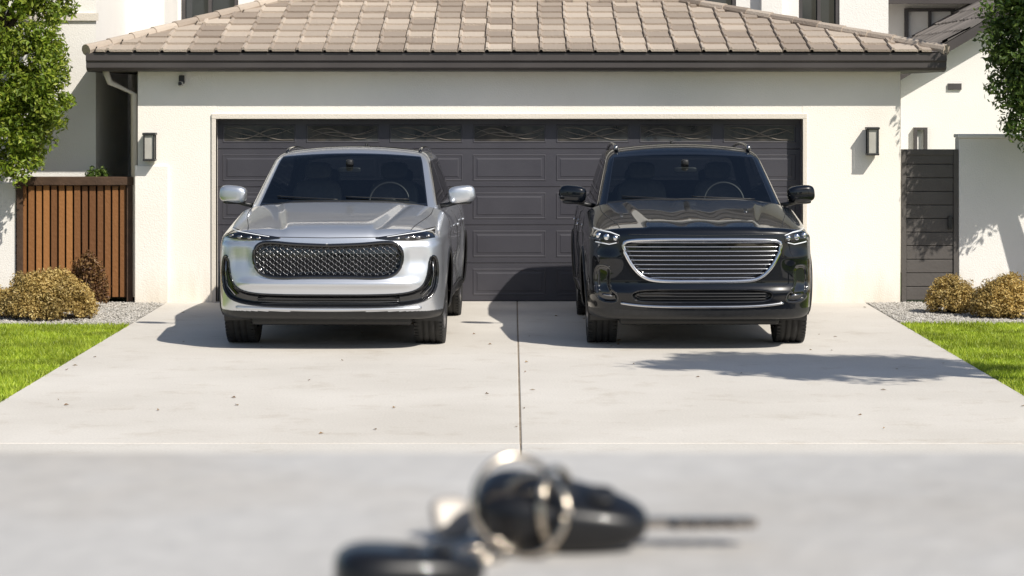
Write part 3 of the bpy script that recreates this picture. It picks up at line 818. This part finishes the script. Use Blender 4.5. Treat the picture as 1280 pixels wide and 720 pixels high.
def tree(name,x,y,z0,crown_c,crown_r,nclump,per,lsize,mat,trunk_r=.09,clr=(.13,.26),shell=.5,sq=1.0):
    root=empty(name,(0,0,0)); cx,cy,cz=crown_c
    parts=[tube([(x,y,z0),(x+.03,y,z0+(cz-z0)*.35),(cx-.02,cy,cz-crown_r[2]*.3),(cx,cy,cz+crown_r[2]*.6)],[trunk_r*1.2,trunk_r,trunk_r*.7,trunk_r*.2],seg=10)]
    u=rng.normal(size=(nclump,3)); u/=np.linalg.norm(u,axis=1)[:,None]
    u=np.sign(u)*np.abs(u)**sq
    rr=(shell+(1-shell)*rng.random(nclump))[:,None]
    bump=1+.07*np.sin(u[:,0:1]*5+1)*np.cos(u[:,2:3]*6)+.045*rng.normal(size=(nclump,1))
    C=np.array(crown_c)+u*rr*bump*np.array(crown_r)
    for i in range(0,nclump,max(1,nclump//26)):
        p=C[i]; zb=min(p[2]-.1,cz+.2); st=Vector((x+(cx-x)*.5,cy,max(z0+.5,cz-crown_r[2]*.75+ .5*(zb-(cz-crown_r[2])))))
        mid=st.lerp(Vector(p),.5)+Vector((0,0,.06)); parts.append(tube([st,mid,Vector(p)],[trunk_r*.4,trunk_r*.22,trunk_r*.07],seg=6))
    V,F=merge(parts); mobj('trunk',V,F,M_bark,parent=root)
    leafmesh('foliage',C,rng.uniform(clr[0],clr[1],nclump),per,lsize,mat,root)
    return root
tree('tree',-5.55,26.85,0,(-5.42,26.85,2.95),(.80,.42,1.62),640,110,.034,M_leaf,clr=(.09,.17),sq=.75,shell=.55)
tree('tree',6.0,26.75,0,(5.66,26.7,3.0),(.74,.5,1.35),420,100,.036,M_leafd,clr=(.10,.19),sq=.85)
tree('tree',7.6,16.9,0,(6.15,16.9,5.1),(1.40,.85,.75),210,90,.055,M_leaf,trunk_r=.11,clr=(.12,.3),shell=.2)
def shrub(name,x,y,rx,ry,h,n,per,ls,mat,z0=0):
    root=empty(name)
    u=rng.normal(size=(n,3)); u/=np.linalg.norm(u,axis=1)[:,None]; u[:,2]=np.abs(u[:,2])
    bmp=1+.08*np.sin(u[:,0:1]*7)*np.sin(u[:,1:2]*6+1)
    C=np.array([x,y,z0+h*.12])+u*bmp*np.array([rx,ry,h*.82])*(.55+.45*rng.random((n,1))**.5)
    parts=[tube([(x,y,z0-.03),((x+c[0])/2,(y+c[1])/2,(z0+c[2])/2+.03),tuple(c)],[.014,.009,.004],seg=5) for c in C[:40]]
    V,F=merge(parts); mobj('stems',V,F,M_bark,parent=root)
    leafmesh('foliage',C,.065,per,ls,mat,root)
shrub('dry_shrub',-4.60,25.35,.46,.40,.50,460,60,.017,M_dry)
shrub('dry_shrub',-5.42,25.6,.38,.3,.44,260,60,.017,M_dry)
shrub('dry_shrub',4.47,26.0,.26,.2,.38,190,60,.017,M_dry)
shrub('dry_shrub',4.98,25.5,.40,.3,.43,380,60,.017,M_dry)
shrub('dry_shrub',5.75,25.6,.36,.3,.42,260,60,.017,M_dry)
shrub('reddish_shrub',-4.42,26.7,.19,.17,.60,140,50,.020,M_redl)
shrub('green_shrub',-4.50,27.70,.26,.12,1.50,330,60,.022,M_leafd)

# ------------------------------------------------------------ ACROSS THE STREET (seen in paint reflections)
oh=empty('house')
wall_with_openings(oh,-9,9,-22.25,-.05,3.1,[(-6,-4,1,2.3),(-1,.1,.05,2.2),(3,6,1,2.3)],M_white)
for a,b,c,d in ((-6,-4,1,2.3),(-1,.1,.05,2.2),(3,6,1,2.3)): window(oh,a,b,-22.2,c,d)
mobj('roof',[(-9.6,-21.6,3.1),(9.6,-21.6,3.1),(6,-26,4.9),(-6,-26,4.9),(-9.6,-31,3.1),(9.6,-31,3.1)],[(1,0,3,2),(5,1,2),(0,4,3),(3,4,5,2)],M_tiled,smooth=False,parent=oh)
for i,(tx,ty,h) in enumerate(((-13,-15,3.4),(-5,-13,3.0),(8,-14,3.2),(15,-16,3.6))):
    tree('tree',tx,ty,0,(tx,ty,h),(1.7,1.6,1.6),120,70,.12,M_leafd,trunk_r=.14,clr=(.25,.5))

# ------------------------------------------------------------ TABLE + KEYS
TZ=2.035
M_table=concrete('table_top',(.45,.435,.415),(.51,.495,.475),.93,3)
tb=empty('table')
box('table_top',-.95,.95,.55,1.187,TZ-.035,TZ,M_table,tb,bev=.003)
for sx in (-.88,.88):
    for sy in (.60,1.13): box('table_leg',sx-.03,sx+.03,sy-.03,sy+.03,-.01,TZ-.035,M_iron,tb,bev=.004)
box('table_apron',-.85,.85,1.115,1.145,TZ-.11,TZ-.035,M_iron,tb)
box('table_apron',-.85,.85,.585,.615,TZ-.11,TZ-.035,M_iron,tb)
M_fob=pmat('key_fob_plastic',(0.006,0.006,0.007),.34,coat=.3,col2=(.010,.010,.011),scale=50,spec=.35)
M_steel=pmat('key_steel',(0.42,0.37,0.32),.3,metal=1)
M_ringm=pmat('ring_steel',(0.62,0.54,0.44),.22,metal=1)
ky=empty('car_keys')
def fob(cx,cy,cz,L,W,H,rz,ry=0,rx=0,taper=.25):
    R=Matrix.Rotation(rz,3,'Z')@Matrix.Rotation(ry,3,'Y')@Matrix.Rotation(rx,3,'X')
    def sp(x,p): return math.copysign(abs(x)**p,x)
    V=[];F=[];nu,nv=24,36
    for i in range(nu+1):
        ph=-math.pi/2+math.pi*i/nu
        for j in range(nv):
            th=2*math.pi*j/nv
            x=sp(math.cos(ph),.5)*sp(math.cos(th),.7); y=sp(math.cos(ph),.5)*sp(math.sin(th),.7); z=sp(math.sin(ph),.7)
            k=1-taper*x
            V.append(R@Vector((x*L/2,y*W/2*k,z*H/2*(1-.3*x)))+Vector((cx,cy,cz)))
    for i in range(nu):
        for j in range(nv):
            k=(j+1)%nv; F.append((i*nv+j,i*nv+k,(i+1)*nv+k,(i+1)*nv+j))
    mobj('key_fob',V,F,M_fob,parent=ky)
    for dx in (-.25,0,.22):
        c=R@Vector((dx*L,0,H/2*.97))+Vector((cx,cy,cz)); superell('fob_button',c,(L*.08,W*.2,.001),M_black,ky,e=.7,nu=8,nv=16,rot=R)
fob(.0175,.932,TZ+.0125,.064,.034,.021,-.06,0.10,.28)
fob(-.034,.846,TZ+.0080,.050,.034,.016,.10)
def blade(x0,y0,z0,L,W,rz):
    R=Matrix.Rotation(rz,3,'Z'); top=[(0,W/2),(L*.92,W/2),(L,0)]; bot=[(L*.93,-W*.3)]
    n=9
    for k in range(n): bot+=[(L*(.88-.075*k),-W*(.5 if k%2 else .22))]
    bot+=[(0,-W/2)]
    P=top+bot; V=[R@Vector((a,b,h))+Vector((x0,y0,z0)) for h in (-.0015,.0015) for a,b in P]; m=len(P)
    F=[tuple(range(m)),tuple(range(m,2*m))[::-1]]+[(i,(i+1)%m,m+(i+1)%m,m+i) for i in range(m)]
    mobj('key_blade',V,F,M_steel,smooth=False,parent=ky)
blade(.044,.938,TZ+.0085,.046,.011,.0)
def ring(c,r,tr,rot,n=48,turns=2,pitch=2.2):
    pts=[]
    for i in range(n*turns+1):
        a=2*math.pi*i/n; pts.append(rot@Vector((r*math.cos(a),r*math.sin(a),(i/(n*turns)-.5)*tr*pitch))+Vector(c))
    V,F=tube(pts,tr,seg=8); mobj('split_ring',V,F,M_ringm,parent=ky)
ring((.0015,.926,TZ+.0180),.0165,.0011,Matrix.Rotation(.35,3,'Z')@Matrix.Rotation(1.40,3,'X'))
ring((.0165,.926,TZ+.0155),.0150,.0010,Matrix.Rotation(1.15,3,'Z')@Matrix.Rotation(1.5,3,'X'))
ring((.0070,.917,TZ+.0150),.0145,.0010,Matrix.Rotation(-.55,3,'Z')@Matrix.Rotation(1.25,3,'X'))
M_tag=pmat('tag_steel',(0.36,0.33,0.30),.5,metal=.3)
superell('key_tag',(-.0225,.955,TZ+.0080),(.0080,.0025,.0080),M_tag,ky,e=.6,rot=Matrix.Rotation(.4,3,'Z')@Matrix.Rotation(-.5,3,'X'))
for i in range(6):
    t=i/5; c=(-.003-.018*t,.912-.040*t,TZ+.0045)
    ring(c,.0042,.0007,Matrix.Rotation(1.57*(i%2),3,'X'),n=24,turns=1,pitch=0)

# ------------------------------------------------------------ LIGHT, SKY, CAMERA
d=Vector((-1.0,1.1,-1.42)).normalized()
sun=bpy.data.lights.new('sun','SUN'); sun.energy=5.0; sun.angle=math.radians(.53); sun.color=(1,.95,.865)
so=bpy.data.objects.new('sun',sun); so.rotation_euler=d.to_track_quat('-Z','Y').to_euler(); so.location=(10,-10,15); COL.objects.link(so)
w=bpy.data.worlds.new('World'); scene.world=w; w.use_nodes=True
N=w.node_tree.nodes; sky=N.new('ShaderNodeTexSky'); sky.sky_type='NISHITA'; sky.sun_disc=False
sky.sun_elevation=math.asin(-d.z); sky.sun_rotation=math.atan2(-d.x,-d.y); sky.air_density=1.0; sky.dust_density=1.2
w.node_tree.links.new(sky.outputs[0],N['Background'].inputs[0]); N['Background'].inputs[1].default_value=.10
cam=bpy.data.cameras.new('camera'); co=bpy.data.objects.new('camera',cam); COL.objects.link(co)
co.location=(0,0,2.2); co.rotation_euler=(math.radians(90),0,0)
cam.sensor_width=36; cam.lens=90; cam.shift_y=-.1875; cam.clip_start=.05; cam.clip_end=2000
cam.dof.use_dof=True; cam.dof.focus_distance=22.6; cam.dof.aperture_fstop=18
scene.camera=co
scene.view_settings.view_transform='Standard'; scene.view_settings.look='None'; scene.view_settings.exposure=0
